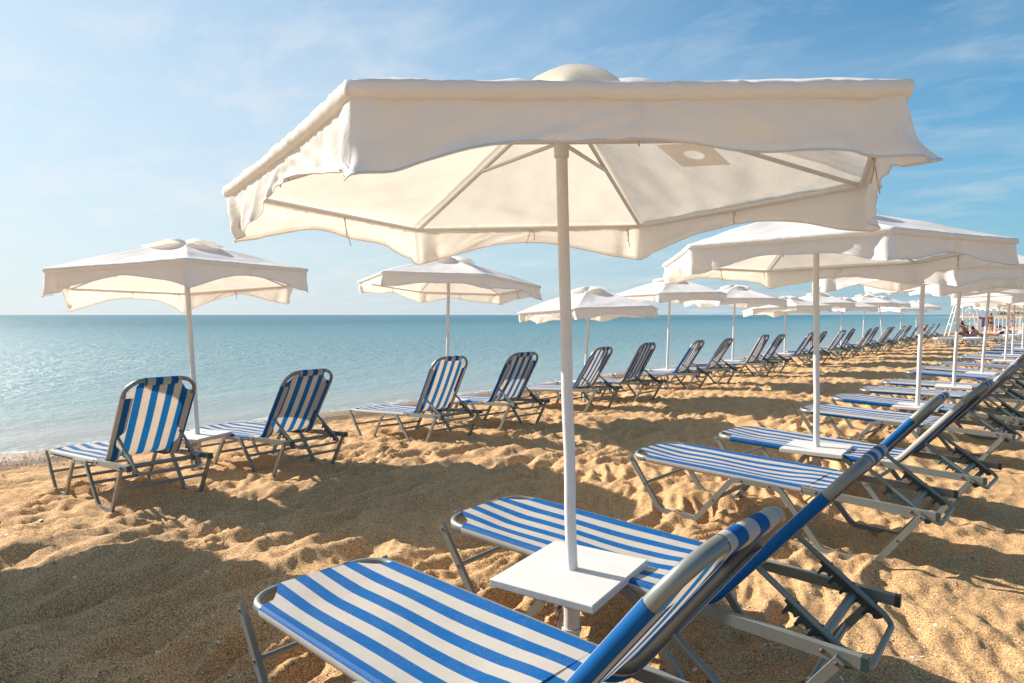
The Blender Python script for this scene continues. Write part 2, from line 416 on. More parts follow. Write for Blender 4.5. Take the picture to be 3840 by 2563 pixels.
# pale haze: whiter and reaching higher on the sun's side, bluish and low on the other
vd = ns.new('ShaderNodeVectorMath'); vd.operation = 'DOT_PRODUCT'; ls.new(tc.outputs['Generated'], vd.inputs[0]); vd.inputs[1].default_value = (math.cos(SUN_AZ), math.sin(SUN_AZ), 0)
sw_ = ns.new('ShaderNodeMapRange'); sw_.inputs['From Min'].default_value = -.25; sw_.inputs['From Max'].default_value = .90; ls.new(vd.outputs['Value'], sw_.inputs['Value'])
kk = mth(ns, ls, 'ADD', mth(ns, ls, 'MULTIPLY', mth(ns, ls, 'POWER', mth(ns, ls, 'SUBTRACT', 1., sw_.outputs[0]), 1.4), 5.), 1.0)
el = mth(ns, ls, 'POWER', 2.718, mth(ns, ls, 'MULTIPLY', mth(ns, ls, 'MULTIPLY', mth(ns, ls, 'MAXIMUM', sp.outputs[2], 0.), kk), -1.))
hzc = mixc(ns, ls, sw_.outputs[0], (1.65, 2.65, 3.45), (4.65, 4.95, 5.15))
base = mixc(ns, ls, mth(ns, ls, 'MULTIPLY', el, .97), base, hzc)
cc = mixc(ns, ls, veil, base, mixc(ns, ls, sw_.outputs[0], (3.6, 4.2, 4.6), (5.2, 5.4, 5.5)))
ls.new(cc, bg.inputs[0]); bg.inputs[1].default_value = .085
scene.view_settings.view_transform = 'Standard'; scene.view_settings.look = 'None'; scene.view_settings.exposure = 1.0; scene.view_settings.gamma = 1
scene.render.engine = 'CYCLES'
scene.cycles.max_bounces = 8; scene.cycles.diffuse_bounces = 4; scene.cycles.transparent_max_bounces = 8
scene.cycles.sample_clamp_indirect = 8
FWD = R(90 + 40.13)

# ------------------------------------------------------------------ sand and sea
def polar(name, r0, r1, k, fine, half, zfun, mat, attr=None):
    rs = [r0]
    while rs[-1] < r1: rs.append(rs[-1] * (1 + k))
    rs = np.array(rs)
    an = np.concatenate([np.arange(-half, half, fine), np.linspace(half, 360 - half, 40)[:-1]])
    th = FWD + np.radians(an)
    RR, TT = np.meshgrid(rs, th, indexing='ij')
    X = RR * np.cos(TT); Y = RR * np.sin(TT); Z = zfun(X, Y)
    nr, na = X.shape
    V = np.stack([X, Y, Z], -1).reshape(-1, 3).astype(np.float32)
    i = np.arange(nr - 1)[:, None]; j = np.arange(na)[None, :]; j2 = (j + 1) % na
    F = np.stack([i * na + j, (i + 1) * na + j, (i + 1) * na + j2, i * na + j2], -1).reshape(-1, 4).astype(np.int32)
    me = bpy.data.meshes.new(name)
    me.vertices.add(len(V)); me.vertices.foreach_set('co', V.ravel())
    me.loops.add(F.size); me.loops.foreach_set('vertex_index', F.ravel())
    me.polygons.add(len(F)); me.polygons.foreach_set('loop_start', np.arange(0, F.size, 4, dtype=np.int32))
    me.polygons.foreach_set('use_smooth', np.ones(len(F), dtype=bool))
    me.update(calc_edges=True)
    if attr:
        a = me.attributes.new(attr[0], 'FLOAT', 'POINT'); a.data.foreach_set('value', attr[1](X, Y).ravel().astype(np.float32))
    me.materials.append(mat)
    return tag(link(name, me), kind='structure')
polar('sand_ground', .35, 3000, .0072, .17, 50, ground, MAT['sand'])
def sea_z(X, Y):
    off = -10.6 + shore_shift(Y) - X
    r = np.sqrt(X * X + Y * Y)
    wv = .018 * np.sin(off * 2.3 + 1.2 * pn(X * .25, Y * .25, 71)) * np.exp(-off / 4.) * (1 + pn(X * .3, Y * .12, 72))
    return SEA + np.where((off > 0) & (r < 200), wv * np.clip(off / .8, 0, 1), 0)
polar('sea_water', 6, 60000, .012, .3, 52, sea_z, MAT['water'],
      ('offshore', lambda X, Y: np.clip((-10.6 + shore_shift(Y) - X) / 120, 0, 1)))

# ------------------------------------------------------------------ sun loungers
def make_lounger(bdeg):
    """all meshes of one lounger; local x runs from the foot end (0) to the rear (1.9), origin moved to x=1"""
    ba = R(bdeg); u = Vector((math.cos(ba), 0, math.sin(ba)))
    h0 = Vector((1.372, 0, .322)); b = .793; W = .30; WB = .262; O = Vector((-1, 0, 0))
    def T(pts): return [Vector(p) + O for p in pts]
    parts = []
    # seat frame (foot end bar with rounded corners)
    m = MB(); pth = fillet([(1.27, -W, .325), (.0, -W, .325), (.0, W, .325), (1.27, W, .325)], [.125, .125], 8)
    m.tube(T(pth), .016, .023, 10); parts.append(('seat_frame', m, [MAT['metal']], None))
    for s in (-1, 1):
        m = MB(); m.tube(T([(1.20, s * W, .323), (1.915, s * W, .323)]), .0145, .0215, square=True)
        m.cur = 1; m.tube(T([(1.915, s * W, .323), (1.935, s * W, .323)]), .0155, .0225, square=True)
        m.cur = 2
        for x in (1.30, 1.80): m.disc_bolt(Vector((x, s * (W + .0145), .325)) + O, (0, s, 0), .009, .006)
        parts.append(('side_rail', m, [MAT['metal'], MAT['plastic'], MAT['bolt']], None))
    L = W + .0295
    for s in (-1, 1):
        m = MB(); y = s * L
        pts = [(.02, y, .33), (.275, y, -.012), (.545, y, -.012), (.79, y, .312), (1.088, y, .312), (1.355, y, -.012), (1.635, y, -.012), (1.86, y, .325)]
        m.tube(T(fillet(pts, [.09, .04, .09, .09, .09, .04], 5)), .0105, .0165, n0=(0, s, 0) if 0 else (1, 0, .8), square=True)
        m.cur = 1
        for x, z in ((.035, .31), (.15, .155), (.665, .147), (.85, .312), (1.03, .312), (1.215, .157), (1.745, .155), (1.85, .31)):
            m.disc_bolt(Vector((x, s * (L + .0105), z)) + O, (0, s, 0))
        parts.append(('side_leg', m, [MAT['metal'], MAT['bolt']], None))
    for x, z in ((.15, .155), (.665, .147), (1.215, .157), (1.745, .155)):
        m = MB(); m.tube(T([(x, -L, z), (x, L, z)]), .013, n=8); parts.append(('crossbar', m, [MAT['metal']], None))
    m = MB(); m.tube(T([(1.775, -W, .318), (1.775, W, .318)]), .0175, n=10); parts.append(('support_bar', m, [MAT['metal']], None))
    # seat fabric
    m = MB(); rows = []; uvs = []
    ts = [0] + [.012 + .016 * k for k in range(9)] + list(np.linspace(.16, 1.243, 26))
    ny = 29
    for x in ts:
        lim = W - .002
        if x < .14: lim = W - .03 - .10 * (1 - x / .14) ** .75
        sg = min(1, x / .25) * (1 + .7 * math.sin(min(1, x / 1.2) * math.pi)) * min(1, (1.25 - x) / .2 + .05)
        row = []; uvr = []
        for k in range(ny):
            y = lim * (-1 + 2 * k / (ny - 1)); q = 1 - (y / W) ** 2
            z = .3495 - .013 * q * sg - .004 * math.sin(x * 9 + y * 7) * q
            row.append(Vector((x, y, z)) + O); uvr.append((y, x))
        rows.append(row); uvs.append(uvr)
    m.grid(rows, uvs)
    rows = []; uvs = []                                          # wrap round the foot bar
    lim = W - .132
    for k in range(9):
        a = math.pi * (.5 + k / 8 * 1.05); x = .0185 * math.cos(a) * 1.02; z = .325 + .0245 * math.sin(a)
        rows.append([Vector((x, lim * (-1 + 2 * j / 20), z)) + O for j in range(21)]); uvs.append([(lim * (-1 + 2 * j / 20), -.012 * k) for j in range(21)])
    m.grid(rows, uvs)
    for s in (-1, 1):                                            # wrap down the side tubes and a hem underneath
        rows = []; uvs = []
        prof = [(math.sin(a) * .0185, .325 + .0247 * math.cos(a), .024 * a) for a in np.linspace(0, math.pi, 8)] + [(-.07, .298, .15)]
        for x in np.linspace(.142, 1.215, 24):
            rows.append([Vector((x, s * (W + p[0]), p[1])) + O for p in prof]); uvs.append([(s * (W + p[2]), x) for p in prof])
        m.grid(rows, uvs)
    parts.append(('seat_fabric', m, [MAT['stripe']], None))
    # backrest frame
    top = h0 + u * b
    side = [(1.235, 0, .3265), (1.383, 0, .335), tuple(top)]
    pa = [Vector((p[0], -WB, p[2])) for p in side] + [Vector((p[0], WB, p[2])) for p in reversed(side)]
    m = MB(); m.tube(T(fillet(pa, [.22, .135, .135, .22], 8)), .0150, .0205, 10, n0=(0, 0, 1))
    parts.append(('backrest_frame', m, [MAT['metal']], None))
    # backrest fabric
    cp = fillet([Vector(p) for p in side], [.22], 10)
    dl = [0]
    for i in range(1, len(cp)): dl.append(dl[-1] + (cp[i] - cp[i - 1]).length)
    tot = dl[-1]
    def at(s):
        s = max(0, min(tot, s))
        for i in range(1, len(cp)):
            if s <= dl[i] + 1e-9:
                t = (s - dl[i - 1]) / max(1e-9, dl[i] - dl[i - 1]); P = cp[i - 1].lerp(cp[i], t)
                d = (cp[min(i + 1, len(cp) - 1)] - cp[max(i - 2, 0)]).normalized(); break
        return P, Vector((-d.z, 0, d.x))
    s1 = tot - .146
    m = MB(); rows = []; uvs = []
    for s in list(np.linspace(0.0, s1, 30)) + [s1 + .146 * k / 9 for k in range(1, 10)]:
        lim = WB - .002
        if s > s1 + .001: lim = WB - .028 - .103 * ((s - s1) / .146) ** .75
        P, n = at(s); sg = math.sin(min(1, s / tot) * math.pi)
        row = []; uvr = []
        for k in range(25):
            y = lim * (-1 + 2 * k / 24); q = 1 - (y / WB) ** 2
            row.append(P + n * (.0212 - .020 * q * sg) + Vector((0, y, 0)) + O); uvr.append((y, 2 + s))
        rows.append(row); uvs.append(uvr)
    m.grid(rows, uvs)
    lim = WB - .131; P, n = at(tot); rows = []; uvs = []
    for k in range(10):
        a = math.pi * k / 8.; c, d = math.cos(a), math.sin(a)
        o = n * (.0218 * c) + u * (.0170 * d) if k < 9 else n * -.0215 - u * .035
        rows.append([P + o + Vector((0, lim * (-1 + 2 * j / 20), 0)) + O for j in range(21)]); uvs.append([(lim * (-1 + 2 * j / 20), 3 + .012 * k) for j in range(21)])
    m.grid(rows, uvs)
    for s in (-1, 1):
        rows = []; uvs = []
        for q in np.linspace(.03, s1, 34):
            P, n = at(q)
            cut = math.exp(-((q - .345) / .075) ** 4)            # opening in the hem where the arm is hinged
            prof = [(math.sin(a) * .0170, .0218 * math.cos(a), .022 * a) for a in np.linspace(0, math.pi, 8)] + [(-.022 - .05 * (1 - cut), -.0212, .105 + .05 * (1 - cut))]
            rows.append([P + n * p[1] + Vector((0, s * (WB + p[0]), 0)) + O for p in prof]); uvs.append([(s * (WB + p[2]), 2 + q) for p in prof])
        m.grid(rows, uvs)
    parts.append(('backrest_fabric', m, [MAT['stripe']], None))
    # ratchet arm: U shaped tube hinged behind the backrest, resting on the support bar
    pv = h0 + u * .266 + Vector((.012, 0, -.016)); e = Vector((1.775, 0, .318 + .042)); v = (e - pv).normalized()
    up = Vector((-v.z, 0, v.x)); up = up if up.z > 0 else -up
    yA = WB - .030; end = pv + v * .455
    pa = [pv + Vector((0, -yA, 0)), end + Vector((0, -yA, 0)), end + Vector((0, yA, 0)), pv + Vector((0, yA, 0))]
    m = MB(); m.tube(T(fillet(pa, [.055, .055], 7)), .0118, n=9)
    m.cur = 1
    for s in (-1, 1):
        for d in (.17, .27, .37): m.disc_bolt(pv + v * d + up * .0115 + Vector((0, s * yA, 0)) + O, up, .005, .004)
    arm = ('ratchet_arm', m, [MAT['metal'], MAT['bolt']], None); parts.append(arm)
    for s in (-1, 1):
        m = MB()
        prof = [(.135, -.004), (.135, -.02)]
        for k in range(5):
            a = .15 + k * .0515
            prof += [(a, -.022), (a + .004, -.060), (a + .012, -.064), (a + .016, -.056), (a + .014, -.046), (a + .022, -.036), (a + .034, -.034), (a + .044, -.042)]
        prof += [(.412, -.03), (.418, -.018), (.418, -.004)]
        for (y0, y1) in ((s * yA - .007, s * yA + .007),):
            A = [pv + v * p[0] + up * p[1] + Vector((0, y0, 0)) + O for p in prof]
            B = [pv + v * p[0] + up * p[1] + Vector((0, y1, 0)) + O for p in prof]
            n = len(prof)
            tp = lambda p, y: pv + v * p[0] + up * -.004 + Vector((0, y, 0)) + O
            for i in range(n - 1):
                m.face([m.vert(q) for q in (A[i], A[i + 1], B[i + 1], B[i])], True)
                for (Q, y) in ((A, y0), (B, y1)):
                    m.face([m.vert(q) for q in (Q[i], Q[i + 1], tp(prof[i + 1], y), tp(prof[i], y))], True)
        parts.append(('notched_rack', m, [MAT['plastic']], 'ratchet_arm'))
    root = empty('sun_lounger')
    made = {}
    for name, mb, mats, par in parts:
        o = mb.build(name, mats, made[par] if par else root); made.setdefault(name, o)
    return root
protoL, protoR, protoS = make_lounger(53.6), make_lounger(51.7), make_lounger(57.0)
used = {}
def put_lounger(proto, x, y, z, yaw, slope, phase, label, group, col=None):
    o = proto if proto not in used else copy_tree(used[proto])
    if proto not in used: used[proto] = proto
    o.location = (x, y, z); o.rotation_euler = (0, -R(slope), R(yaw))
    tag(o, label, 'sun lounger', group)
    for c in o.children:
        if 'fabric' in c.name: c.color = (phase, 0, 0, 1)
    return o
ORD = ['first', 'second', 'third', 'fourth', 'fifth', 'sixth', 'seventh', 'eighth', 'ninth', 'tenth', 'eleventh', 'twelfth', 'thirteenth', 'fourteenth', 'fifteenth',
       'sixteenth', 'seventeenth', 'eighteenth', 'nineteenth', 'twentieth', 'twenty-first', 'twenty-second', 'twenty-third', 'twenty-fourth']
GL, GR = 'striped loungers in the row beside the sea', 'striped loungers in the landward row'
left = [(-6.10, 2.122, -.113, -.2, 3.9), (-6.229, 3.478, -.133, 1.9, 2.7), (-6.219, 5.483, -.137, -4.8, 3.7), (-6.075, 6.666, -.109, -7.5, 3.6)]
ly = [8.7, 10.1, 12.2, 13.6, 15.8, 17.1, 19.5, 21.05, 23.2, 24.5, 26.7, 28.0, 30.05, 31.2, 33.5, 35.2, 37.5, 39.7, 42.1, 43.9]
rnd = random.Random(3)
for y in ly: left.append((-6.18 + rnd.uniform(-.06, .06) + float(shore_shift(y)) * .0, y, -.12, rnd.uniform(-6, 2), 3.5 + rnd.uniform(-.4, .4)))
nearL = ['lounger nearest the camera in the sea row, foot toward water, beside rusty post',
         'second seaside lounger, half in canopy shade, right of the rusty white table',
         'third seaside lounger, standing left of the middle umbrella pole by the water',
         'fourth seaside lounger, backrest just left of the big foreground pole']
phL = [.50, .98, .74, .98]
for i, t in enumerate(left):
    lab = nearL[i] if i < 4 else ('farthest seaside lounger, last of its row, beside white plastic loungers' if i == 23 else ORD[i] + ' striped lounger in the sea row counted from the near end')
    put_lounger(protoS if i in (2, 5, 8, 13, 15, 20) else protoL, *t, phL[i] if i < 4 else rnd.random(), lab, GL)
right = [(-1.378, 1.484, -.024, -3.2, .4), (-1.40, 2.598, -.013, .8, -2.0), (-1.414, 4.482, .013, -1.7, -1.7), (-1.278, 5.685, -.003, -4.3, -1.5), (-1.224, 7.813, -.008, -4.1, -1.3), (-1.19, 9.017, 0, -.8, -2.0)]
for x, y in [(-1.26, 10.70), (-1.24, 12.05), (-1.24, 14.0), (-1.24, 15.3), (-1.14, 17.2), (-1.02, 19.7), (-1.06, 21.3), (-.9, 23.15), (-.82, 24.8), (-.92, 27.3), (-.82, 29.2), (-.75, 30.9), (-.7, 33.2), (-.65, 34.8)]:
    right.append((x + .06, y - .12, .0, rnd.uniform(-5, 0), rnd.uniform(-2, 0)))
nearR = ['foreground lounger at the bottom edge, nearest the camera, seat strewn with sand grains',
         'lounger just behind the white square table of the big foreground umbrella',
         'landward lounger with all four legs in view, third from the camera',
         'landward lounger half hidden behind the square table of the second umbrella']
phR = [.86, .86, .86, .20, .40, .20, .40, .40, .12, .45, .86, .42, .45, .12]
for i, t in enumerate(right):
    put_lounger(protoR, *t, phR[i] if i < 14 else rnd.random(), nearR[i] if i < 4 else ORD[i] + ' striped lounger in the landward row counted from the camera', GR)

# ------------------------------------------------------------------ umbrellas
RU = 1.28
def fr(*a): return _h(np.array([a[0]]), np.array([a[1]]), a[2])[0]
def make_umbrella(base, ctr, phi, tx, ty, seed, res, label, group, wind=(1, .25), flare=1., Rr=RU, hgt=.37, vd=(.085, .085)):
    """base: where the pole meets the table / sand; ctr: centre of the rim plane"""
    base = Vector(base); ctr = Vector(ctr)
    root = empty('beach_umbrella', base)
    ph = R(phi)
    def C(x, y, z): return ctr + Vector((x, y, z + tx * x + ty * y)) - base
    def cor(k, r=Rr): return (r * math.cos(ph + k * math.pi / 3), r * math.sin(ph + k * math.pi / 3))
    lean = (Vector((ctr.x, ctr.y, ctr.z + .15)) - base); ld = lean.normalized()
    hubp = C(0, 0, .16)
    # pole
    m = MB(); nseg = 14
    m.tube([hubp * (i / nseg) * 1.0 + Vector((.0015 * math.sin(i * 1.3 + seed), .0015 * math.cos(i * 1.7), 0)) for i in range(nseg + 1)], .0235, n=12)
    pole = m.build('pole', MAT['pole'], root)
    m = MB(); m.tube([hubp - ld * .06, hubp + ld * .015], .030, n=12); m.build('collar', MAT['pole'], pole)
    apex = C(0, 0, hgt - .03)
    m = MB(); m.tube([hubp, apex], .020, n=10); m.box(apex, (.05, .05, .012), None, .004); m.build('hub', MAT['pole'], root)
    bz = -.030
    for k in range(6):
        cx, cy = cor(k, Rr - .035)
        e = C(cx, cy, bz)
        m = MB(); m.tube([apex + (e - apex) * t for t in (.0, .5, 1)], .0095, n=8); rib = m.build('rib', MAT['pole'], root)
        mid = apex + (e - apex) * .46
        m = MB(); m.tube([hubp + Vector((math.cos(ph + k * math.pi / 3), math.sin(ph + k * math.pi / 3), 0)) * .02, mid - Vector((0, 0, .008))], .0088, n=8); m.build('strut', MAT['pole'], rib)
        nx, ny = cor(k + 1, Rr - .035)
        m = MB(); m.tube([e, C(nx, ny, bz)], .0105, n=8); m.build('perimeter_bar', MAT['pole'], root)
    # roof (uv of all canvas: x = metres to the nearest seam, y = metres to the hem)
    def nz(a, b, s): return float(pn(np.array([a]), np.array([b]), seed * 7 + s)[0])
    m = MB(); m.duv = (1, 1); UVR = []; NE = max(6, int(44 * res ** 1.2)); NR = max(5, int(20 * res))
    rows = []
    for i in range(NR + 1):
        f = .02 + .98 * i / NR
        row = []; UVR.append([(min(j, NE - j) / NE * Rr * f, 1) for k in range(6) for j in range(NE)])
        for k in range(6):
            ax, ay = cor(k); bx, by = cor(k + 1)
            for j in range(NE):
                e = j / NE; x, y = (ax + (bx - ax) * e) * f, (ay + (by - ay) * e) * f
                q = 4 * e * (1 - e)
                z = hgt * (1 - f) - .035 * q * math.sin(min(1, f) * math.pi) * f + .012 * (1 - q) * math.sin(f * math.pi)
                am = .022 * f * min(1, (1 - f) * 6 + .12)
                z += am * (nz(x * 2.2, y * 2.2, 1) + .6 * nz(x * 5, y * 5, 2) * q) + .006 * f * nz(x * 9, y * 9, 3)
                sg = 1 - .012 * q * f
                row.append(C(x * sg, y * sg, z))
        rows.append(row)
    # roll over the perimeter bar
    for a in np.linspace(.25, 1.25, 5) * math.pi:
        row = []; UVR.append([(min(j, NE - j) / NE * Rr, 1) for k in range(6) for j in range(NE)])
        for k in range(6):
            ax, ay = cor(k); bx, by = cor(k + 1)
            for j in range(NE):
                e = j / NE; x, y = ax + (bx - ax) * e, ay + (by - ay) * e
                q = 4 * e * (1 - e); sg = 1 - .012 * q
                gather = .0035 * nz((k + e) * 22 + a * 1.5, a * .8, 5) + .0035 * nz((k + e) * 46 + a * 2.2, a * 1.2, 6)
                rr = .023 + gather * 1.1
                l = math.hypot(x, y)
                o = rr * math.sin(a) ; zz = rr * math.cos(a)
                row.append(C(x * sg + x / l * (o - .004), y * sg + y / l * (o - .004), zz - .018))
        rows.append(row)
    m.grid(rows, UVR, close=True)
    canopy = m.build('canopy', MAT['canvas'], root)
    # valance
    m = MB(); m.duv = (1, 1); UVV = [[] for _ in range(99)]; NV = max(12, int(56 * res)); ND = max(4, int(9 * res))
    rows = [[] for _ in range(ND + 1)]; wv = Vector((wind[0], wind[1], 0))
    for k in range(6):
        ax, ay = cor(k); bx, by = cor(k + 1)
        en = Vector((ax + bx, ay + by, 0)).normalized()
        et = Vector((bx - ax, by - ay, 0)).normalized()
        n0 = Vector((math.cos(ph + k * math.pi / 3), math.sin(ph + k * math.pi / 3), 0)); n1 = Vector((math.cos(ph + (k + 1) * math.pi / 3), math.sin(ph + (k + 1) * math.pi / 3), 0))
        for j in range(NV):
            e = j / NV; x, y = ax + (bx - ax) * e, ay + (by - ay) * e
            q = 4 * e * (1 - e); sg = 1 - .012 * q
            cw = abs(2 * e - 1)                                   # 1 at corners
            w0 = max(0, 1 - e * 5); w1 = max(0, e * 5 - 4)
            nrm = (n0 * w0 + n1 * w1 + en * (1 - w0 - w1)).normalized()
            et = Vector((-nrm.y, nrm.x, 0))
            drop = vd[0] + vd[1] * cw ** 1.7 + .034 * nz((k + e) * 3.1, 1.7, 8)
            lift = nrm.dot(wv)
            fl = flare * (.03 + .14 * lift * (.5 + .5 * cw ** 2) + .24 * nz((k + e) * 2.3, 4.1, 9))
            dc = min(e, 1 - e) * Rr
            sw = .25 * nz((k + e) * 2.1, 9.3, 10)
            for i in range(ND + 1):
                t = i / ND
                an = fl * t * 1.3
                out = drop * t * math.sin(an) ; dn = drop * t * math.cos(an)
                rip = .010 * (.35 - abs(nz((k + e) * 9 + t * 1.6 * (1 if e < .5 else -1), t * .6, 16))) * (.4 + t) + (.60 if lift < 0 else .85) * (.014 * nz((k + e) * 6 + t * .5, t * 1.2, 11) + .006 * nz((k + e) * 14, t * 3, 12)) * (t + .12) + (.024 * math.exp(-((dc - .035) / .028) ** 2) - .018 * math.exp(-((dc - .10) / .04) ** 2)) * (.25 + t) * (.6 + .8 * fr(k, 3, seed))
                p = Vector((x * sg, y * sg, -.037)) + nrm * (out + rip - .002 - .006 * t) + et * (sw * drop * t)
                p.z -= dn
                rows[i].append(C(*p)); UVV[i].append((dc, drop * (1 - t)))
    m.grid(rows, UVV, close=True)
    val = m.build('valance', MAT['canvas'], canopy)
    m = MB(); m.duv = (1, 1); ed = rows[-1]
    if res >= .6:
        m.tube(ed + [ed[0]], .0015, .0035, n=5, caps=False); m.build('hem', MAT['canvas'], val)
    # vent cap: six petals
    m = MB(); m.duv = (1, 1); NC = 8; rows = []
    for i in range(NC + 1):
        f = i / NC; row = []
        for j in range(48):
            a = ph + 2 * math.pi * j / 48; pet = abs(math.sin(3 * (a - ph)))
            r = .36 * f * (1 + .06 * pet)
            edge = hgt * (1 - .36 / Rr) + .004 + .052 * pet ** .8
            z = (hgt + .010) * (1 - f) + edge * f + .018 * math.sin(f * math.pi) * pet + .010 * nz(math.cos(a) * 3 * f, math.sin(a) * 3 * f, 14)
            row.append(C(r * math.cos(a), r * math.sin(a), z))
        rows.append(row)
    m.grid(rows, close=True); m.build('vent_cap', MAT['canvas'], canopy)
    # tie cords along the bars
    if res >= .45:
        for k in range(6):
            ax, ay = cor(k, Rr - .035); bx, by = cor(k + 1, Rr - .035)
            for e in ((.06, .5) if k % 2 else (.5,)):
                p = C(ax + (bx - ax) * e, ay + (by - ay) * e, bz - .008)
                ln = .06 + .08 * fr(k, int(e * 10), seed)
                m = MB(); dx = nz(k * 3.1, e * 5, 15) * .05
                m.tube([p, p + Vector((dx * .5, 0, -ln * .4)), p + Vector((dx, dx * .5, -ln))], .0022, n=5)
                m.tube([p + Vector((.006, 0, 0)), p + Vector((.012 - dx * .4, .01, -ln * .35)), p + Vector((-dx * .3, .02, -ln * .7))], .0022, n=5)
                m.build('tie_cord', MAT['cord'], root)
    if res > 1.2:                                                 # a square patch with a round hole sewn under the roof
        m = MB(); m.duv = (1, 1); a = ph + 2.235 * math.pi / 3; cxx, cyy = .62 * math.cos(a), .62 * math.sin(a)
        ring = []
        for j in range(32):
            t = 2 * math.pi * j / 32; c_, s_ = math.cos(t), math.sin(t); q = .115 / max(abs(c_), abs(s_))
            ring.append([(c_ * .045, s_ * .045), (c_ * (.045 + q) / 2, s_ * (.045 + q) / 2), (c_ * q, s_ * q)])
        ca, sa = math.cos(a + .5), math.sin(a + .5)
        rows = []
        for i in range(3):
            rows.append([C(cxx + p[i][0] * ca - p[i][1] * sa, cyy + p[i][0] * sa + p[i][1] * ca, hgt * (1 - (.62 + (p[i][0] * ca - p[i][1] * sa) * math.cos(a) + (p[i][0] * sa + p[i][1] * ca) * math.sin(a)) / Rr) - .052) for j_, p in enumerate(ring)])
        m.grid(rows, close=True); m.build('patch', MAT['canvas'], canopy)
    tag(root, label, 'umbrella', group)
    return root
def make_table(x, y, zt, yaw, label, group, half=(.225, .225), mat='table'):
    g = gz0(x, y)
    root = empty('umbrella_table', (x, y, g)); root.rotation_euler = (0, 0, R(yaw))
    m = MB(); m.box((0, 0, zt - g - .017), (half[0], half[1], .017), None, .005); m.build('tabletop', MAT[mat], root)
    m = MB(); m.tube([(0, 0, -.35), (0, 0, zt - g - .034)], .034, n=12)
    for z in (.09, .2): m.tube([(0, 0, z), (0, 0, z + .016)], .041, n=12)
    m.build('base_pipe', MAT['pipe'], root)
    m = MB(); m.box((-.062, .0, (zt - g - .034) / 2 - .05), (.006, .022, (zt - g - .034) / 2 + .05)); m.build('bracket', MAT['pipe'], root)
    tag(root, label, 'table', group)
    return root
GT = 'white square tables round the umbrella poles'
GUL, GUR = 'umbrellas in the row beside the sea', 'umbrellas in the landward row'
# landward row -------------------------------------------------------
UR = [  # base x,y, centre x,y,zrim, phi, tx, ty, res, label
    (-1.53, 2.20, -1.555, 2.150, 1.93, -75.1, .026, .015, 1.6, 'big cream umbrella in the foreground, underside and ribs filling the upper picture'),
    (-1.48, 5.53, -1.54, 5.62, 1.90, -115.1 + 60, .023, -.020, 1.0, 'second landward umbrella, right of and below the big foreground canopy'),
    (-1.27, 8.82, -1.25, 8.85, 1.90, -70, .02, .02, .8, 'third landward umbrella with a bright flapping left valance'),
    (-1.22, 11.6, -1.17, 11.6, 1.90, -95, .0, .03, .6, 'fourth landward umbrella counted from the camera, cut by the right picture edge'),
    (-1.11, 14.6, -1.03, 14.6, 1.93, -60, -.02, .0, .5, 'fifth landward umbrella counted from the camera'),
    (-1.01, 18.9, -.95, 18.9, 1.85, -85, .02, .0, .4, 'sixth landward umbrella counted from the camera'),
    (-1.02, 21.9, -1.0, 21.9, 1.80, -70, .0, .0, .4, 'seventh landward umbrella counted from the camera'),
    (-.97, 26.2, -.95, 26.2, 1.88, -90, .0, .0, .35, 'eighth landward umbrella counted from the camera'),
    (-.80, 30.0, -.8, 30.0, 1.85, -75, .0, .0, .3, 'ninth landward umbrella counted from the camera'),
]
for i, (bx, by, cx, cy, zr, ph, tx, ty, rs, lab) in enumerate(UR):
    make_umbrella((bx, by, .35), (cx, cy, zr), ph, tx, ty, 3 + i, rs, lab, GUR, Rr=1.30 if i == 0 else RU, wind=(1, .1))
    tl = ['foreground table with thick chipped white edges between the two nearest loungers', 'white table of the second landward umbrella, rust spot on top',
          'white table of the third landward umbrella'][i] if i < 3 else 'small white table under the ' + ORD[i] + ' landward umbrella'
    make_table(bx, by, .35, [7, 3, 0, 5, -4, 0, 3, 0, 0][i], tl, GT, half=(.228, .268) if i == 0 else (.225, .225))
# sea row --------------------------------------------------------------
UL = [
    (-6.46, 2.88, -6.76, 2.93, 1.775, -23, .089, -.004, 1.0, 'leftmost umbrella over the two nearest seaside loungers, low puffy vent cap'),
    (-6.45, 6.27, -6.60, 6.45, 1.845, -83.7, .017, -.077, .8, 'second seaside umbrella with scalloped hanging valance, below the big canopy'),
    (-6.45, 9.65, -6.33, 9.62, 1.485, -66.4, .051, -.003, .8, 'low third seaside umbrella with steep roof, just right of the big pole'),
    (-6.45, 12.8, -6.45, 12.9, 1.84, -72, .02, .01, .6, 'fourth seaside umbrella with crumpled top, pole by the seventh lounger'),
    (-6.45, 16.4, -6.40, 16.4, 1.79, -84, .0, -.02, .55, 'fifth seaside umbrella, partly behind the fourth and the sixth'),
    (-6.45, 20.5, -6.45, 20.5, 1.60, -58, .06, -.03, .5, 'low tilted sixth seaside umbrella with a cord hanging from its left corner'),
    (-6.45, 23.9, -6.45, 23.9, 1.80, -80, .0, .0, .35, 'seventh seaside umbrella, pole hidden behind a nearer white pole'),
    (-6.45, 27.1, -6.45, 27.1, 1.70, -70, .0, .0, .35, 'eighth seaside umbrella counted from the near end'),
    (-6.45, 30.6, -6.4, 30.6, 1.90, -90, .0, .0, .35, 'ninth seaside umbrella counted from the near end'),
    (-6.45, 34.5, -6.62, 34.5, 1.92, -65, .0, .0, .3, 'tenth seaside umbrella on a leaning pole'),
    (-6.45, 38.9, -6.45, 38.9, 1.72, -80, .0, .0, .3, 'eleventh seaside umbrella counted from the near end'),
    (-6.45, 43.6, -6.45, 43.6, 1.85, -75, .0, .0, .3, 'last seaside umbrella beyond the end of the lounger row'),
]
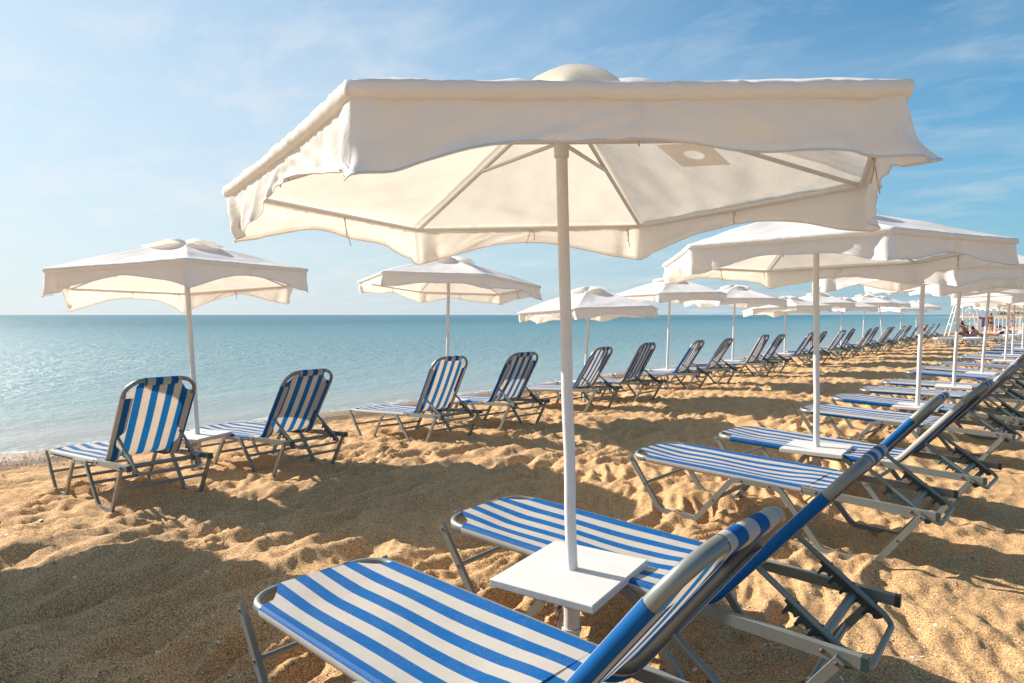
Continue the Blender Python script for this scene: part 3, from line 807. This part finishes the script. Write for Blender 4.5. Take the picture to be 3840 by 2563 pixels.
for i, (bx, by, cx, cy, zr, ph, tx, ty, rs, lab) in enumerate(UL):
    make_umbrella((bx, by, .235), (cx, cy, zr), ph, tx, ty, 30 + i, rs, lab, GUL, flare=.35 if i == 0 else .9, vd=(.06, .155) if i == 0 else (.085, .070), Rr=1.24 if i == 0 else RU, hgt=.40 if i == 2 else .36)
    if i == 0:                                                    # remains of a brown print under the far roof panel
        um = [o for o in bpy.data.objects if o.get('label') == lab][0]
        m = MB()
        for q in range(7):
            p0 = Vector((-7.215, 3.50, 1.872)).lerp(Vector((-7.12, 3.58, 1.872)), q / 6) - Vector((bx, by, .235))
            m.tube([p0 + Vector((.0135 * math.cos(t) * .78, .0135 * math.cos(t) * .62, (.018 + .004 * (q % 3)) * math.sin(t))) for t in np.linspace(0, 6.283, 11)], .0035, n=5, caps=False)
        m.build('printed_mark', MAT['bolt'], um)
    tl = 'white table with rusty corners between the two nearest seaside loungers' if i == 0 else 'small white table under the ' + ORD[i] + ' seaside umbrella'
    make_table(bx, by, .235, [22, 5, 0, -5, 4, 0, 8, 0, 0, 3, 0, 0][i], tl, GT, mat='rusty_table' if i == 0 else 'table')
# one more umbrella of the sea row stands just outside the frame on the left: its shadow lies across the foreground sand
make_umbrella((-7.3, -.02, .18), (-7.3, .0, 2.20), -48, .02, 0, 60, .5, 'seaside umbrella standing left of the picture edge, only its shadow in view', GUL)

# ------------------------------------------------------------------ far white umbrellas and plastic loungers
GF = 'white umbrellas farther along the beach'
for i, (x, y) in enumerate([(-3.38, 52), (-3.66, 60), (-3.77, 66), (-3.84, 72), (-3.52, 80), (-3.78, 92), (-3.94, 100), (-2.9, 57), (-2.95, 64), (-3.1, 77), (-2.5, 70)]):
    make_umbrella((x, y, .0), (x + .05, y, 1.95), -80 + 13 * i, .01 * (i % 3 - 1), 0, 80 + i, .28, ORD[i] + ' far umbrella beyond the striped loungers, counted from the nearest of its group', GF)
def make_plastic_lounger():
    root = empty('plastic_lounger')
    m = MB()
    for s in (-1, 1): m.box((0, s * .30, .31), (.95, .03, .035), None, .01)
    for x in (-.93, .93): m.box((x, 0, .31), (.03, .27, .03), None, .008)
    m.build('frame', MAT['wplastic'], root)
    m = MB()
    for k in range(14): m.box((-.86 + k * .083, 0, .325), (.033, .275, .012))
    m.build('slatted_seat', MAT['wplastic'], root)
    m = MB()
    for k in range(8): m.box((.30 + k * .082, 0, .345 + k * .006), (.033, .275, .012))
    for s in (-1, 1): m.box((.60, s * .25, .348), (.34, .02, .014))
    m.build('backrest', MAT['wplastic'], root)
    for s in (-1, 1):
        for x0 in (-.62, .62):
            m = MB()
            m.tube(fillet([(x0 - .27, s * .31, .30), (x0 - .16, s * .31, .02), (x0 + .16, s * .31, .02), (x0 + .27, s * .31, .30)], .03, 3), .02, .032, square=True)
            m.tube([(x0, s * .31, .03), (x0, s * .31, .29)], .016, .03, square=True)
            m.build('leg', MAT['wplastic'], root)
    return root
pl = make_plastic_lounger()
PW = [(-3.80, 37.3, 22, 'white plastic lounger right beside the end of the striped sea row'), (-2.80, 39.2, 18, 'white plastic lounger carrying the lying sunbather'),
      (-3.86, 40.1, 14, 'white plastic lounger that the bare-chested man sits on'), (-2.62, 43.2, 20, 'white plastic lounger behind the sunbather, toward the right'),
      (-2.50, 46.8, 24, 'white plastic lounger with a dark grey towel over it'), (-2.35, 51, 15, 'white plastic lounger right of the grey towel'),
      (-2.45, 55, 25, 'white plastic lounger before the person in dark shorts'), (-2.44, 60, 12, 'farthest white plastic lounger at the right picture edge'),
      (-3.53, 50, 20, 'white plastic lounger left of the grey towel, farther back')]
for i, (x, y, a, lab) in enumerate(PW):
    o = pl if i == 0 else copy_tree(pl)
    o.location = (x, y, gz0(x, y)); o.rotation_euler = (0, 0, R(a)); tag(o, lab, 'sun lounger', 'white plastic loungers in the distance')
# grey towel thrown over the lounger's raised end
m = MB(); rows = []
for i in range(9):
    row = []
    for j in range(9):
        u, v = i / 8 - .5, j / 8 - .5
        row.append((u * .75 + .04 * math.sin(v * 9), v * .62, .62 - .9 * abs(u) ** 1.4 * .9 - .10 * abs(v) + .03 * math.sin(u * 14 + v * 7)))
    rows.append(row)
m.grid(rows); gt = m.build('beach_towel', MAT['greycloth']); gt.location = (-2.62, 46.8, .10); tag(gt, 'dark grey towel draped in a peak over a white plastic lounger', 'towel')
m = MB(); pf = [(.036, 0), (.036, .12), (.033, .14), (.014, .165), (.014, .19), (0, .19)]
m.grid([[(r * math.cos(a), r * math.sin(a), z) for a in np.linspace(0, 2 * math.pi, 13)[:-1]] for r, z in pf], close=True)
ob = m.build('sunscreen_bottle', MAT['orange']); ob.location = (-3.26, 39.05, .345); ob.scale = (1.5, 1.5, 1.5); tag(ob, 'orange bottle standing at the end of a white plastic lounger', 'bottle')
# lifeguard tower: splayed white legs, braces, seat box and ladder
root = empty('lifeguard_tower', (-5.1, 53, gz0(-5.1, 53))); root.rotation_euler = (0, 0, R(15))
for sx in (-1, 1):
    for sy in (-1, 1):
        m = MB(); m.tube([(sx * 1.0, sy * .85, -.1), (sx * .42, sy * .42, 2.5)], .035, n=8); m.build('leg', MAT['wplastic'], root)
m = MB()
for s in (-1, 1):
    m.tube([(-.93, s * .8, .25), (.5, s * .48, 2.2)], .022, n=6); m.tube([(.93, s * .8, .25), (-.5, s * .48, 2.2)], .022, n=6)
for z, k in ((.9, .78), (1.7, .6)):
    for s in (-1, 1): m.tube([(-k, s * k * .88, z), (k, s * k * .88, z)], .022, n=6); m.tube([(s * k, -k * .88, z), (s * k, k * .88, z)], .022, n=6)
m.build('brace', MAT['wplastic'], root)
m = MB(); m.box((0, 0, 2.53), (.55, .55, .03), None, .006); m.build('platform', MAT['wplastic'], root)
m = MB(); m.box((0, .45, 2.9), (.5, .03, .35), None, .006); m.box((0, .2, 2.75), (.45, .25, .03)); m.build('seat', MAT['wplastic'], root)
m = MB()
for s in (-1, 1): m.tube([(s * .2, -1.1, 0), (s * .2, -.5, 2.5)], .02, n=6)
for k in range(7): m.tube([(-.2, -1.06 + k * .08, .2 + k * .34), (.2, -1.06 + k * .08, .2 + k * .34)], .016, n=6)
m.build('ladder', MAT['wplastic'], root)
m = MB(); m.box((.72, -.75, .62), (.12, .04, .62), None, .01); m.build('board', MAT['wplastic'], root)
tag(root, 'white lifeguard tower with splayed legs and braces behind the seated man', 'lifeguard tower')

# ------------------------------------------------------------------ people
def person(joints, face, label, skin, clothes, hair=True, group=None, loc=(0, 0, 0), rz=0, scale=1.):
    """joints: name -> position; one continuous skinned body"""
    base = {'pelvis': (.125, .10), 'spine': (.115, .085), 'chest': (.14, .10), 'neckbase': (.075, .065), 'neck': (.052, .052), 'headlow': (.066, .075), 'headmid': (.078, .095), 'headtop': (.055, .065),
            'hip': (.088, .088), 'knee': (.056, .056), 'calf': (.052, .052), 'ankle': (.034, .036), 'toe': (.03, .022), 'shoulder': (.062, .058), 'elbow': (.040, .040), 'wrist': (.026, .024), 'palm': (.036, .016), 'nose': (.012, .012)}
    J = dict(joints); face = Vector(face).normalized()
    J = {k: Vector(v) for k, v in J.items()}
    J['nose'] = J['headmid'] + face * .105 - Vector((0, 0, .015))
    for s in 'LR':
        d = (J['wrist' + s] - J['elbow' + s]).normalized(); J['palm' + s] = J['wrist' + s] + d * .07
        J['calf' + s] = J['knee' + s].lerp(J['ankle' + s], .3) - (J['toe' + s] - J['ankle' + s]).normalized() * .015
    names = list(J); ix = {n: i for i, n in enumerate(names)}
    E_ = [('pelvis', 'spine'), ('spine', 'chest'), ('chest', 'neckbase'), ('neckbase', 'neck'), ('neck', 'headlow'), ('headlow', 'headmid'), ('headmid', 'headtop'), ('headmid', 'nose')]
    for s in 'LR':
        E_ += [('chest', 'shoulder' + s), ('shoulder' + s, 'elbow' + s), ('elbow' + s, 'wrist' + s), ('wrist' + s, 'palm' + s),
               ('pelvis', 'hip' + s), ('hip' + s, 'knee' + s), ('knee' + s, 'calf' + s), ('calf' + s, 'ankle' + s), ('ankle' + s, 'toe' + s)]
    verts = [J[n] for n in names]; rad = [base[n.rstrip('LR') if n not in base else n] for n in names]
    edges = [(ix[a], ix[b]) for a, b in E_]
    for s in 'LR':                                                # five fingers
        d = (J['palm' + s] - J['wrist' + s]).normalized(); sd_ = d.cross(Vector((0, 0, 1)))
        sd_ = sd_.normalized() if sd_.length > .1 else Vector((1, 0, 0))
        for f, (o, ln) in enumerate(((-.030, .062), (-.011, .075), (.009, .072), (.028, .056), (-.055, .03))):
            a = J['palm' + s] + sd_ * o + d * (.012 if f < 4 else -.03); b_ = a + d * ln * .55 + sd_ * (-.012 if f == 4 else 0); c_ = b_ + d * ln * .45 - Vector((0, 0, .018))
            n0 = len(verts); verts += [a, b_, c_]; rad += [(.0095, .0095), (.0085, .0085), (.007, .007)]
            edges += [(ix['palm' + s], n0), (n0, n0 + 1), (n0 + 1, n0 + 2)]
    me = bpy.data.meshes.new('tmp'); me.from_pydata(verts, edges, []); o = bpy.data.objects.new('tmp', me); COL.objects.link(o)
    sk = o.modifiers.new('s', 'SKIN'); sk.use_smooth_shade = True
    for i, r in enumerate(rad): me.skin_vertices[0].data[i].radius = r
    me.skin_vertices[0].data[ix['pelvis']].use_root = True
    o.modifiers.new('ss', 'SUBSURF').levels = 1
    dg = bpy.context.evaluated_depsgraph_get(); bm_ = bpy.data.meshes.new_from_object(o.evaluated_get(dg))
    bpy.data.objects.remove(o)
    bm_.name = 'person'; bm_.materials.clear(); bm_.materials.append(skin)
    for p_ in bm_.polygons: p_.use_smooth = True
    root = link('person', bm_); root.location = loc; root.rotation_euler = (0, 0, R(rz)); root.scale = (scale,) * 3
    # nearest skeleton segment of each face -> clothes and hair as offset shells
    segs = [(verts[a], verts[b_], (names[a] if a < len(names) else 'f', names[b_] if b_ < len(names) else 'f')) for a, b_ in edges]
    near = []
    for p_ in bm_.polygons:
        c = p_.center; best = 9; bn = None
        for a, b_, nm in segs:
            ab = b_ - a; t = max(0, min(1, (c - a).dot(ab) / max(1e-9, ab.length_squared))); dd = (c - a - ab * t).length
            if dd < best: best = dd; bn = (nm, t)
        near.append(bn)
    def shell(name, test, off, mat):
        mb = MB(); mp_ = {}
        for p_, bn in zip(bm_.polygons, near):
            if not test(p_.center, bn[0], bn[1]): continue
            ids = []
            for vi in p_.vertices:
                if vi not in mp_: v = bm_.vertices[vi]; mp_[vi] = mb.vert(v.co + v.normal * off)
                ids.append(mp_[vi])
            mb.face(ids)
        if mb.f: mb.build(name, mat, root)
    hm = J['headmid']
    if hair: shell('hair', lambda c, n, t: 'head' in n[0] + n[1] and ((c - hm).dot(face) < .035 or c.z > hm.z + .055) and 'nose' not in n[1], .012, MAT['hair'])
    for name, test, mat in clothes: shell(name, test, .008, mat)
    tag(root, label, 'person', group)
    return root
TR = lambda c, n, t: n[1].startswith('hip') or (n[0].startswith('hip') and t < .28) or (n == ('pelvis', 'spine') and t < .35)
BR = lambda c, n, t: n[1].startswith('hip') or (n[0].startswith('hip') and t < .10) or (n == ('pelvis', 'spine') and t < .15)
TOP = lambda c, n, t: (n == ('spine', 'chest') and t > .62) or (n == ('chest', 'neckbase') and t < .25)
stand = dict(pelvis=(0, 0, .93), spine=(0, .01, 1.12), chest=(0, 0, 1.29), neckbase=(0, -.01, 1.42), neck=(0, 0, 1.48), headlow=(0, .02, 1.54), headmid=(0, .025, 1.61), headtop=(0, .01, 1.68),
             hipL=(-.09, 0, .88), hipR=(.09, 0, .88), kneeL=(-.10, .02, .49), kneeR=(.10, .02, .49), ankleL=(-.10, -.02, .08), ankleR=(.10, -.02, .08), toeL=(-.12, .13, .03), toeR=(.12, .13, .03),
             shoulderL=(-.165, -.01, 1.39), shoulderR=(.165, -.01, 1.39), elbowL=(-.22, -.03, 1.12), elbowR=(.22, -.03, 1.12), wristL=(-.23, .05, .88), wristR=(.23, .05, .88))
sit = dict(pelvis=(0, 0, .46), spine=(0, .05, .63), chest=(0, .15, .80), neckbase=(0, .23, .92), neck=(0, .27, .97), headlow=(0, .32, 1.01), headmid=(0, .35, 1.08), headtop=(0, .34, 1.15),
           hipL=(-.10, .04, .44), hipR=(.10, .04, .44), kneeL=(-.19, .44, .50), kneeR=(.19, .44, .50), ankleL=(-.15, .40, .09), ankleR=(.15, .40, .09), toeL=(-.17, .54, .03), toeR=(.17, .54, .03),
           shoulderL=(-.185, .19, .89), shoulderR=(.185, .19, .89), elbowL=(-.25, .34, .65), elbowR=(.25, .34, .65), wristL=(-.09, .50, .57), wristR=(.09, .50, .57))
person(sit, (0, 1, -.25), 'bare-chested tanned man sitting hunched on a white lounger, forearms on knees', MAT['skin'], [('swim_trunks', TR, MAT['darkcloth'])], loc=(-3.75, 40.1, -.03), rz=150)
hold = dict(stand, elbowL=(-.42, .04, 1.36), wristL=(-.66, .12, 1.34), elbowR=(.12, .26, 1.28), wristR=(-.12, .32, 1.34))
person(hold, (0, 1, 0), 'woman in black bikini standing with her arms out, holding up a purple towel', MAT['skin'], [('bikini_bottom', BR, MAT['darkcloth']), ('bikini_top', TOP, MAT['darkcloth'])], loc=(-4.51, 66, gz(-4.51, 66)), rz=30)
m = MB(); rows = []
for i in range(11):
    rows.append([(-.75 + .9 * j / 12, .03 * math.sin(j * 1.1 + i * .3) * (1 + i * .1), -.85 * i / 10 - .05 * math.sin(j / 12 * math.pi)) for j in range(13)])
m.grid(rows); tw = m.build('beach_towel', MAT['purple']); tw.location = (-4.72, 66.2, 1.42 + gz0(-4.5, 66)); tw.rotation_euler = (0, 0, R(30)); tag(tw, 'purple towel held up by the standing woman', 'towel')
lie = dict(pelvis=(0, 0, .46), spine=(0, .18, .47), chest=(0, .35, .48), neckbase=(0, .48, .50), neck=(0, .53, .53), headlow=(0, .58, .57), headmid=(0, .65, .60), headtop=(0, .72, .60),
           hipL=(-.09, -.05, .45), hipR=(.09, -.05, .45), kneeL=(-.11, -.42, .52), kneeR=(.11, -.42, .48), ankleL=(-.12, -.80, .42), ankleR=(.12, -.80, .42), toeL=(-.14, -.86, .53), toeR=(.14, -.86, .53),
           shoulderL=(-.17, .44, .47), shoulderR=(.17, .44, .47), elbowL=(-.25, .20, .43), elbowR=(.25, .20, .43), wristL=(-.20, -.04, .44), wristR=(.20, -.04, .44))
person(lie, (0, .1, 1), 'dark-haired sunbather lying on a white plastic lounger', MAT['redskin'], [('swimsuit', lambda c, n, t: BR(c, n, t) or TOP(c, n, t), MAT['yellow'])], loc=(-2.85, 39.2, -.03), rz=-72)
low = {k: (v[0], v[1], v[2] - .34) for k, v in sit.items()}
low.update(kneeL=(-.16, .36, .36), kneeR=(.16, .36, .36), ankleL=(-.14, .62, .07), ankleR=(.14, .62, .07), toeL=(-.16, .74, .05), toeR=(.16, .74, .05), wristL=(-.1, .44, .34), wristR=(.1, .44, .34))
person(low, (0, 1, 0), 'dark-haired person in blue sitting on the sand behind the white loungers', MAT['skin'], [('blue_wrap', lambda c, n, t: TR(c, n, t) or n[0] in ('spine', 'pelvis') or n == ('chest', 'neckbase'), MAT['bluecloth'])], loc=(-3.57, 44.5, gz(-3.57, 44.5)), rz=120)
bend = dict(stand, spine=(0, .06, 1.10), chest=(0, .18, 1.25), neckbase=(0, .27, 1.36), neck=(0, .31, 1.41), headlow=(0, .36, 1.45), headmid=(0, .40, 1.51), headtop=(0, .40, 1.58), shoulderL=(-.175, .22, 1.34), shoulderR=(.175, .22, 1.34),
            elbowL=(-.21, .30, 1.08), elbowR=(.21, .30, 1.08), wristL=(-.19, .44, .88), wristR=(.19, .44, .88))
person(bend, (0, 1, -.3), 'sunburnt person in black swimwear stooping at the right edge of the beach', MAT['redskin'], [('swimwear', TR, MAT['darkcloth'])], loc=(-3.54, 76, gz(-3.54, 76)), rz=160)
person({k: (v[0], v[1], v[2]) for k, v in low.items()}, (0, 1, 0), 'small person with red headwear sitting far back between the poles', MAT['skin'],
       [('red_hat', lambda c, n, t: 'head' in n[0] + n[1] and c.z > .70, MAT['red']), ('dark_top', lambda c, n, t: n[0] in ('spine', 'pelvis', 'chest'), MAT['bluecloth'])], hair=False, loc=(-4.3, 70, gz(-4.3, 70)), rz=200)
person(stand, (0, 1, 0), 'girl in a dark bikini wading in the shallow water behind the eleventh seaside lounger', MAT['redskin'], [('bikini_bottom', BR, MAT['darkcloth']), ('bikini_top', TOP, MAT['darkcloth'])], loc=(-11.38, 41, -.60), rz=-150, scale=.60)
person(stand, (0, 1, 0), 'small child standing at the water edge beyond the last seaside loungers', MAT['redskin'], [('swim_trunks', TR, MAT['darkcloth'])], loc=(-9.1, 66, -.45), rz=140, scale=.60)

# ------------------------------------------------------------------ low bushes on the far bank
def bush(x, y, hgt, wd, seed, label):
    rn = random.Random(seed); g = gz0(x, y)
    root = empty('shrub', (x, y, g))
    m = MB()
    for k in range(5):
        a = k * 1.26; m.tube([(0, 0, -.1), (math.cos(a) * wd * .2, math.sin(a) * wd * .2, hgt * .35), (math.cos(a) * wd * .4, math.sin(a) * wd * .4, hgt * .7)], .06, n=5, rad=[1, .7, .35])
    m.build('trunk', MAT['trunk'], root)
    m = MB()
    for k in range(700):
        u, v = rn.uniform(0, 6.283), rn.uniform(-.3, 1); q = rn.uniform(.5, 1) * (1 + .3 * math.sin(u * 3 + seed) * math.cos(v * 4))
        c = Vector((math.cos(u) * math.sqrt(max(0, 1 - v * v)) * wd * q * .5, math.sin(u) * math.sqrt(max(0, 1 - v * v)) * wd * q * .5, hgt * (.5 + .48 * v * q)))
        d1 = Vector((rn.gauss(0, 1), rn.gauss(0, 1), rn.gauss(0, 1))).normalized() * .16; d2 = Vector((rn.gauss(0, 1), rn.gauss(0, 1), rn.gauss(0, 1))).normalized() * .12
        m.face([m.vert(c - d1), m.vert(c + d2), m.vert(c + d1), m.vert(c - d2)], True)
    m.build('crown', MAT['leaf'], root)
    tag(root, label, 'shrub', 'shrubs on the far sand bank')
for i, (x, y) in enumerate([(-27, 470), (-20, 476), (-14, 468), (-8, 480), (-2, 472), (5, 482)]):
    bush(x, y, 2.6 + .5 * (i % 3), 4.6 + .8 * (i % 2), i, ORD[i] + ' dark shrub from the left on the far sand bank at the horizon')

# ------------------------------------------------------------------ shells, grit and the shingle line
def fleck(m, p, r, h, rn, sides=6):
    a0 = rn.uniform(0, 6.28); el = rn.uniform(.45, 1); ct, st = math.cos(a0), math.sin(a0)
    tx, ty = rn.uniform(-.5, .5), rn.uniform(-.5, .5)
    ring = []
    for k in range(sides):
        a = 6.283 * k / sides; q = r * rn.uniform(.75, 1.1)
        x, y = q * math.cos(a), q * math.sin(a) * el
        X, Y = x * ct - y * st, x * st + y * ct
        ring.append(m.vert((p[0] + X, p[1] + Y, p[2] + tx * X + ty * Y)))
    c = m.vert((p[0], p[1], p[2] + h))
    for k in range(sides): m.face((ring[k], ring[(k + 1) % sides], c))
rn = random.Random(5)
m = MB(); pts = []
while len(pts) < 8500:
    r = .9 + 11 * rn.random() ** 1.5; a = FWD + R(rn.uniform(-46, 46)); pts.append((r * math.cos(a), r * math.sin(a), r))
pz = ground(np.array([p[0] for p in pts]), np.array([p[1] for p in pts]))
for (x, y, r), z in zip(pts, pz):
    big = rn.random() < .12
    s = rn.uniform(.007, .014) if big else rn.uniform(.0022, .0055)
    m.cur = 0 if rn.random() < .62 else (1 if rn.random() < .5 else 2)
    fleck(m, (x, y, z + .0015), s, s * .35, rn)
MAT['shell'] = plain('white_shell', (.74, .70, .64), .5, 0, .1, 40); MAT['shellb'] = plain('ochre_shell', (.50, .30, .16), .6, 0, .2, 40); MAT['grit'] = plain('dark_grit', (.05, .045, .045), .7, 0, .3, 60)
tag(m.build('shell_fragments', [MAT['shell'], MAT['shellb'], MAT['grit']]), 'broken shells and grit scattered over the sand', 'shells', kind='stuff')
m = MB(); N = 15000
yy = np.array([1 + 44 * rn.random() ** 1.5 for _ in range(N)]); sh = shore_shift(yy)
band = -9.9 + .30 * pn(yy * .35, yy * 0 + 3.3, 91)
xx = band + sh + np.array([abs(rn.gauss(0, .55)) * (1 if rn.random() < .75 else -.7) for _ in range(N)])
zz_ = ground(xx, yy)
for x, y, z in zip(xx, yy, zz_):
    s = rn.uniform(.005, .013); m.cur = rn.choice((0, 0, 1, 1, 2)); fleck(m, (x, y, z), s, s * .8, rn, 5)
MAT['p1'] = plain('brown_pebble', (.20, .14, .09), .8, 0, .4, 8); MAT['p2'] = plain('dark_pebble', (.06, .05, .045), .7, 0, .4, 8); MAT['p3'] = plain('tan_pebble', (.34, .25, .16), .8, 0, .3, 8)
tag(m.build('shingle', [MAT['p1'], MAT['p2'], MAT['p3']]), 'strip of dark shingle and weed along the waterline', 'shingle', kind='stuff')
m = MB()
for k in range(9):
    a = rn.uniform(0, 6.28); m.tube([(0, 0, .004), (math.cos(a) * .012, math.sin(a) * .009, .010), (math.cos(a) * .024, math.sin(a) * .016, .003)], .004, .0016, n=5)
MAT['weed'] = plain('green_weed', (.07, .16, .02), .6)
wd = m.build('seaweed_scrap', MAT['weed']); wd.location = (-2.84, .945, gz(-2.84, .945)); tag(wd, 'scrap of green seaweed lying on the shaded sand at lower left', 'seaweed')
